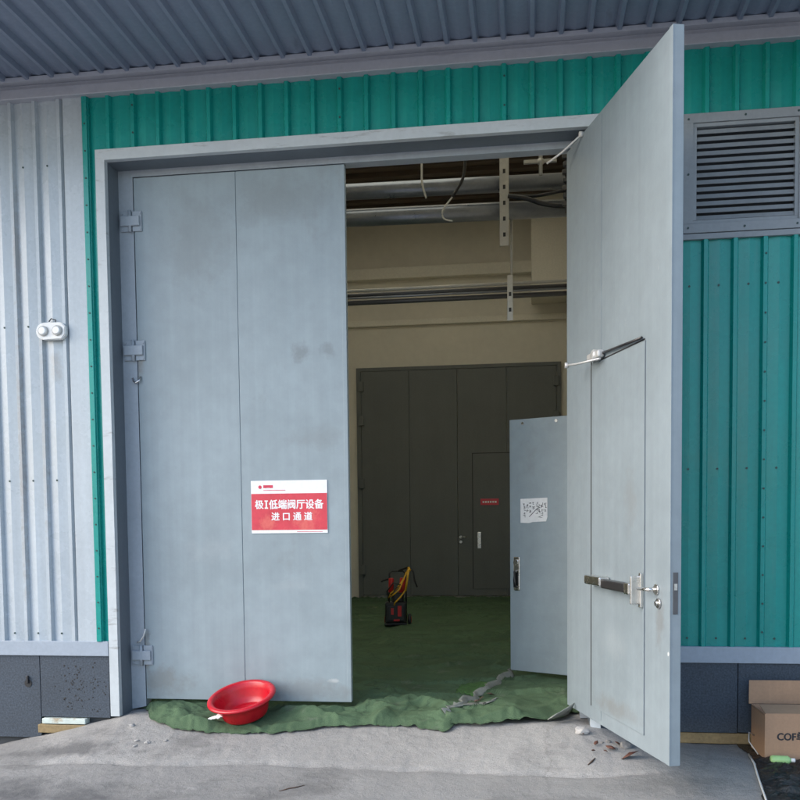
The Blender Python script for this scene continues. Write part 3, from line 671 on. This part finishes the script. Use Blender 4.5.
for i in range(10):
    s = i / 9
    row = []
    for k in (0, .25, .5, .75, 1):
        x = -.66 + .34 * s + .05 * k + .03 * fbm((s * 7, k * 2, 4)); y = .12 + .34 * s + .24 * k * (1 - s * .75) + .04 * fbm((s * 6, k * 2, 9))
        row.append(m_.bm.verts.new((x, y, ground_z(x, y, False) + .045 + .8 * wrinkle(x, y, 1) + .015 * fbm((s * 9, k * 5, 1)))))
    rows.append(row)
for a, b in zip(rows, rows[1:]):
    for i in range(4): m_._f([a[i], a[i + 1], b[i + 1], b[i]], True)
o = m_.build('folded_flap', M['under'], t2); o.modifiers.new('thickness', 'SOLIDIFY').thickness = .006
m_ = MB(); rows = []
for i in range(7):
    s = i / 6
    rows.append([m_.bm.verts.new((.14 + .17 * s + .05 * k, .0 + .14 * s - .03 * k, .03 + .02 * s + .10 * k * (.4 + .6 * s) + .03 * fbm((s * 6, k * 4, 5)))) for k in (0, .3, .6, 1)])
for a, b in zip(rows, rows[1:]):
    for i in range(3): m_._f([a[i], a[i + 1], b[i + 1], b[i]], True)
o = m_.build('folded_corner', M['under'], t2); o.modifiers.new('thickness', 'SOLIDIFY').thickness = .006
# bright green scrap lying by the seam
bm = bmesh.new(); n = 22; vs_ = [[None] * n for _ in range(n)]
for i in range(n):
    for j in range(n):
        u, v = i / (n - 1) * 2 - 1, j / (n - 1) * 2 - 1
        r = math.hypot(u, v); k = (1 / max(abs(u), abs(v)) * 0 + 1) * (max(abs(u), abs(v)) / r if r else 1)
        x, y = -.50 + .19 * u * k * (1 + .25 * fbm((u * 2, v * 2, 3))), 1.22 + .36 * v * k * (1 + .25 * fbm((u * 2, v * 2, 7)))
        vs_[i][j] = bm.verts.new((x, y, ground_z(x, y, False) + .018 + wrinkle(x, y, 1) + .008 * (1 - max(abs(u), abs(v))) + .006 * fbm((x * 30, y * 30, 0))))
for i in range(n - 1):
    for j in range(n - 1): bm.faces.new((vs_[i][j], vs_[i + 1][j], vs_[i + 1][j + 1], vs_[i][j + 1])).smooth = True
me = bpy.data.meshes.new('turf_scrap'); bm.to_mesh(me); bm.free(); me.materials.append(M['turf'])
o = bpy.data.objects.new('turf_scrap', me); COL.objects.link(o); o.modifiers.new('thickness', 'SOLIDIFY').thickness = .015
tag(o, 'bright green scrap of artificial turf lying along the cloth seam', 'turf scrap')

# ------------------------------------------------------------------ red basin
tilt = R(-15.5)
bz = ground_z(-2.33, 0, False) + .055
BA = thing('red_basin', (-2.37, .0, bz - .028), 'red plastic wash basin tilted on the green cloth before the closed leaf', 'basin', rot=(R(17), R(-6.5), 0))
m_ = MB()
m_.lathe([(.001, .012), (.08, .012), (.16, .010), (.172, .0), (.183, .004), (.192, .02), (.215, .085), (.235, .138), (.243, .142), (.250, .17), (.268, .176), (.278, .172), (.284, .162), (.290, .166), (.288, .178), (.275, .187), (.252, .186), (.240, .176), (.226, .13), (.205, .07), (.182, .024), (.16, .018), (.08, .019), (.001, .019)], 64)
m_.build('bowl', M['basin'], BA)
m_ = MB(); m_.lathe([(.07, .0195), (.074, .023), (.078, .0195)], 40); m_.lathe([(.13, .0185), (.133, .022), (.137, .0185)], 40); m_.build('moulded_ring', M['basin'], BA)
m_ = MB(); n = 10
for i in range(1):
    t = bmesh.new(); bmesh.ops.create_grid(t, x_segments=14, y_segments=8, size=.5)
    for v in t.verts:
        u, w = v.co.x, v.co.y; taper = .15 + .85 * (u + .5)
        v.co = Vector((-2.585 + .16 * u, -.17 + .07 * w * taper + .05 * u, 0))
        v.co.z = ground_z(v.co.x, v.co.y, False) + .062 + .05 * taper * (.5 - abs(w)) + .012 * fbm((u * 6, w * 6, 2)) + .03 * (u + .5)
    m_.add(t, smooth=True)
o = m_.build('white_rag', M['paper']); o.modifiers.new('thickness', 'SOLIDIFY').thickness = .004
tag(o, 'small crumpled white rag poking out beside the red basin', 'rag')

# ------------------------------------------------------------------ pressure washer deep in the passage
W = thing('pressure_washer', (-1.99, 6.3, .02), 'black and red pressure washer with a yellow hose on the green floor cloth', 'pressure washer', rot=(0, 0, R(8)))
m_ = MB(); m_.box(-.19, .13, -.14, .14, .07, .38, .025); m_.box(-.15, .10, -.155, -.14, .10, .32, .01); body = m_.build('pump_housing', M['mblack'], W)
m_ = MB(); m_.box(-.10, -.06, -.165, -.155, .20, .30); m_.box(.0, .06, -.165, -.155, .17, .33, .004); m_.box(-.06, .03, -.165, -.155, .10, .13); m_.build('red_panel', M['mred'], body)
m_ = MB(); m_.box(-.20, .14, -.13, .15, .03, .07, .012); m_.build('base_tray', M['mblack'], W)
for x in (-.19, .165):
    m_ = MB(); m_.cyl((x + .02 - .03, .1, .095), (1, 0, 0), .095, .05, 24, bev=.012); wh = m_.build('wheel', M['mblack'], W)
    m_ = MB(); m_.cyl((x - .014, .1, .095), (1, 0, 0), .05, .06, 18); m_.build('hub', M['mred'], wh)
m_ = MB(); m_.tube([(-.13, .12, .07), (-.13, .14, .55), (-.12, .16, .80), (-.08, .165, .84), (.08, .165, .84), (.12, .16, .80), (.13, .14, .55), (.13, .12, .07)], .014, 10); m_.build('handle_frame', M['mblack'], W)
m_ = MB(); m_.cyl((-.10, .02, .52), (.03, 0, 1), .04, .22, 16, bev=.01); m_.build('red_bottle', M['mred'], W)
m_ = MB(); m_.cyl((.06, .05, .50), (.1, 0, 1), .045, .24, 16, bev=.01); m_.build('red_bottle', M['mred'], W)
m_ = MB(); m_.box(-.09, .10, -.08, .10, .36, .52, .04); m_.build('motor_cover', M['mblack'], W)
m_ = MB()
pts = [(.16, -.02, .86), (.10, -.08, .74), (0, -.14, .60), (-.10, -.16, .52), (-.14, -.14, .45), (-.06, -.17, .50), (.03, -.17, .58), (.09, -.12, .72), (.15, -.04, .84), (.15, -.06, .70), (.12, -.1, .56), (.04, -.18, .46), (-.04, -.18, .38), (-.05, -.17, .34)]
m_.tube(pts, .012, 8); m_.tube([(.17, -.03, .87), (.15, -.08, .72), (.12, -.1, .55)], .017, 8); m_.tube([(.13, -.03, .80), (.19, -.03, .87), (.17, 0, .89)], .024, 8); m_.build('yellow_hose', M['hosey'], W)
m_ = MB(); m_.tube([(.18, .02, .88), (.24, .0, .84), (.26, -.02, .70), (.30, -.02, .60)], .014, 8); m_.build('hose_end', M['mblack'], W)
m_ = MB(); m_.tube([(-.13, .1, .72), (-.22, .06, .70), (-.25, .05, .68)], .014, 8); m_.build('cable_hook', M['mblack'], W)
m_ = MB(); m_.tube([(.02, .14, .84), (.16, .1, .90), (.22, .02, .86)], .016, 8); m_.build('spray_gun', M['mblack'], W)

m_ = MB(); m_.tube([(-.12, -.10, .38), (-.16, -.14, .55), (-.06, -.16, .68), (.06, -.15, .64), (.08, -.14, .48), (-.02, -.15, .40), (-.10, -.15, .50), (.0, -.16, .62)], .010, 8); m_.build('black_hose', M['mblack'], W)

# ------------------------------------------------------------------ cardboard box on black film, bottle, planks
gz = -.262
bm = bmesh.new(); nx, ny = 90, 80; g2 = []
for i in range(nx):
    col = []
    for j in range(ny):
        x = 1.28 + 1.9 * i / (nx - 1); y = -1.75 + 1.76 * j / (ny - 1)
        lx = 1.62 - .10 * sstep(-.3, -1.4, y) + .035 * fbm((y * 5, 3, 3)) if y < -.12 else 1.60
        x = max(x, 0) ; x = lx + (3.2 - lx) * i / (nx - 1)
        r = (1 - min(1, abs(fbm((x * 4 + .5 * fbm((x * 3, y * 3, 1)), y * 5, 1), 3)) * 3)) ** 2
        r2_ = (1 - min(1, abs(fbm((x * 9, y * 11, 6), 3)) * 3)) ** 2
        col.append(bm.verts.new((x, y, ground_z(x, y, False) + .008 + (.035 * r + .016 * r2_) * min(1, i / 6) * sstep(-.16, -.45, y))))
    g2.append(col)
for i in range(nx - 1):
    for j in range(ny - 1): bm.faces.new((g2[i][j], g2[i + 1][j], g2[i + 1][j + 1], g2[i][j + 1])).smooth = True
me = bpy.data.meshes.new('plastic_sheet'); bm.to_mesh(me); bm.free(); me.materials.append(M['film'])
ps = bpy.data.objects.new('plastic_sheet', me); COL.objects.link(ps); ps.modifiers.new('thickness', 'SOLIDIFY').thickness = .004
tag(ps, 'crumpled glossy black plastic sheet spread under the cardboard box', 'plastic sheet')
m_ = MB(); m_.tube([(x, y, ground_z(x, y) + .012) for x, y in ((1.62, -.30), (1.60, -.55), (1.57, -.8), (1.55, -1.0), (1.53, -1.2), (1.51, -1.45), (1.49, -1.75))], .007, 8)
tag(m_.build('pale_rope', M['rope']), 'pale rope along the left edge of the black plastic sheet', 'rope')
BX = thing('cardboard_box', (1.70, -.44, -.128), 'brown cardboard box with black lettering, its back flap standing up', 'cardboard box', rot=(0, 0, R(2)))
bw, bd, bh, th = .62, .36, .335, .006
m_ = MB(); m_.box(0, bw, 0, th, 0, bh, .001); m_.box(0, bw, bd - th, bd, 0, bh, .001); m_.box(th, bw - th, th, bd - th, 0, th)
m_.box(0, th, th, bd - th, 0, bh - .002); m_.box(bw - th, bw, th, bd - th, 0, bh - .002); m_.build('carton', M['card'], BX)
xf = Matrix.Translation((0, bd - .004, bh)) @ Matrix.Rotation(R(1), 4, 'X')
m_ = MB(); m_.box(-.02, bw + .02, 0, th, .003, .185, .001, xf); m_.build('back_flap', M['card'], BX)
xf = Matrix.Translation((0, 0, bh)) @ Matrix.Rotation(R(-14), 4, 'Y')
m_ = MB(); m_.box(-.004, .002, .01, bd - .012, -.30, .0, .001, xf); m_.build('side_flap', M['card_in'], BX)
xf = Matrix.Translation((0, 0, bh)) @ Matrix.Rotation(R(12), 4, 'X')
m_ = MB(); m_.box(.003, bw - .003, .001, .17, -.002, .004, .001, xf); m_.build('front_flap', M['card_in'], BX)
lettering('box_lettering', 'COF单元', M['ink'], .085, .135, -.0012, .27, .072, .045, BX)
m_ = MB(); m_.tube([(-.02, .2, .13), (-.07, .16, .16), (-.08, .12, .10), (-.03, .06, .02)], .004, 8); m_.build('strap', M['rope'], BX)
BT = thing('green_bottle', (1.715, -.53, -.135), 'small light green plastic bottle lying before the cardboard box', 'bottle', rot=(0, 0, R(-4)))
m_ = MB(); m_.tube([(0, 0, .03), (.004, 0, .03), (.02, 0, .03), (.12, 0, .03), (.14, 0, .03)], [.012, .026, .032, .031, .016], 16); m_.build('bottle_body', M['bottle'], BT)
m_ = MB(); m_.cyl((.14, 0, .03), (1, 0, 0), .015, .03, 14, bev=.003); m_.build('cap', M['white'], BT)
def plank(x0, x1, y0, y1, z0, z1, m, lab):
    m_ = MB(); m_.box(x0, x1, y0, y1, z0, z1, .006); return tag(m_.build('timber_plank', m), lab, 'plank')
plank(.9, 2.4, .02, .12, -.135, -.05, M['wood'], 'brown timber plank under the plinth right of the open leaf')
plank(-4.2, -3.80, -.02, .10, -.085, -.038, M['palewood'], 'pale painted board under the spattered plinth board')
plank(-4.24, -3.78, -.02, .12, -.165, -.092, M['wood'], 'brown timber plank below the pale painted board')

# ------------------------------------------------------------------ litter
def leaf_mesh(s, seed):
    m_ = MB(); pts = [(0, -.5), (.22, -.25), (.34, .05), (.2, .25), (.24, .38), (0, .55), (-.2, .36), (-.24, .2), (-.36, .0), (-.2, -.3)]
    c = m_.bm.verts.new((0, 0, .012 * s / .06)); ring_ = [m_.bm.verts.new((x * s, y * s, .25 * s * (abs(x) + .6 * abs(y)) * (.6 + .5 * noise.noise(Vector((x * 3 + seed, y * 3, seed))))) ) for x, y in pts]
    for i in range(len(ring_)): m_._f([c, ring_[i], ring_[(i + 1) % len(ring_)]], True)
    return m_
def leaf(x, y, s, lab, m='leaf', grp=None, dz=.02):
    o = leaf_mesh(s, x * 7).build('dry_leaf', M[m]); o.location = (x, y, ground_z(x, y, False) + dz); o.rotation_euler = (random.uniform(-.5, .5), random.uniform(-.5, .5), random.uniform(0, 6))
    s_ = o.modifiers.new('thickness', 'SOLIDIFY'); s_.thickness = .002
    return tag(o, lab, 'leaf', grp)
leaf(.74, -.48, .14, 'largest reddish brown dry leaf on the concrete below the open leaf')
leaf(.60, -.36, .085, 'curled reddish dry leaf next to the rubble below the open leaf')
for x, y, s in ((.50, -.30, .05), (.56, -.42, .05), (.47, -.42, .045), (.40, -.16, .05), (.66, -.27, .06)): leaf(x, y, s, 'small brown dry leaf among the rubble below the open leaf', 'leaf', 'small leaves among the rubble')
for x, y, s in ((-.42, .62, .07), (-.35, .8, .08), (-.46, .50, .06), (-.29, .95, .06), (-.66, .25, .05)): leaf(x, y, s, 'brown dry leaf caught in the seam of the green cloths', 'leaf2', 'dry leaves in the cloth seam', .075)
def chunk(x, y, s, lab, m='rubble', grp=None, flat=.6):
    t = bmesh.new(); bmesh.ops.create_icosphere(t, subdivisions=2, radius=s)
    for v in t.verts: v.co *= 1 + .5 * noise.noise(v.co * (1.2 / s) + Vector((x * 9, y * 9, 0))); v.co.z *= flat
    m_ = MB(); m_.add(t); o = m_.build('rubble_chunk', M[m]); o.location = (x, y, ground_z(x, y) + s * flat * .45); o.rotation_euler = (0, 0, random.uniform(0, 6))
    return tag(o, lab, 'rubble', grp)
chunk(.40, -.12, .055, 'pale broken concrete lump at the hinge foot of the open leaf', 'plaster')
chunk(.72, -.27, .045, 'grey stone under the middle of the open leaf')
for x, y, s in ((.60, -.22, .02), (.64, -.33, .018), (.55, -.24, .014)): chunk(x, y, s, 'small rubble chip below the open leaf', 'rubble', 'rubble chips below the open leaf')
random.seed(11)
for k in range(9): chunk(-3.05 + random.uniform(-.13, .14), -.45 + random.uniform(-.05, .05), random.uniform(.008, .024), 'white plaster chip in the small heap on the ramp left of the basin', 'plaster', 'white plaster chips on the ramp', .45)
chunk(-3.30, -.18, .025, 'single white plaster crumb near the foot of the left door frame', 'plaster', None, .5)
def twig(pts, r, lab):
    m_ = MB(); m_.tube([(x, y, ground_z(x, y) + r * .6) for x, y in pts], [r * .4] + [r] * (len(pts) - 2) + [r * .3], 6); return tag(m_.build('twig', M['leaf2']), lab, 'twig')
twig([(-1.76, -1.17), (-1.70, -1.12), (-1.66, -1.10), (-1.60, -1.05)], .005, 'thin dark twig on the concrete yard in front of the basin')
twig([(.42, -.60), (.45, -.56), (.48, -.50)], .008, 'short dark twig on the ramp edge before the open leaf')
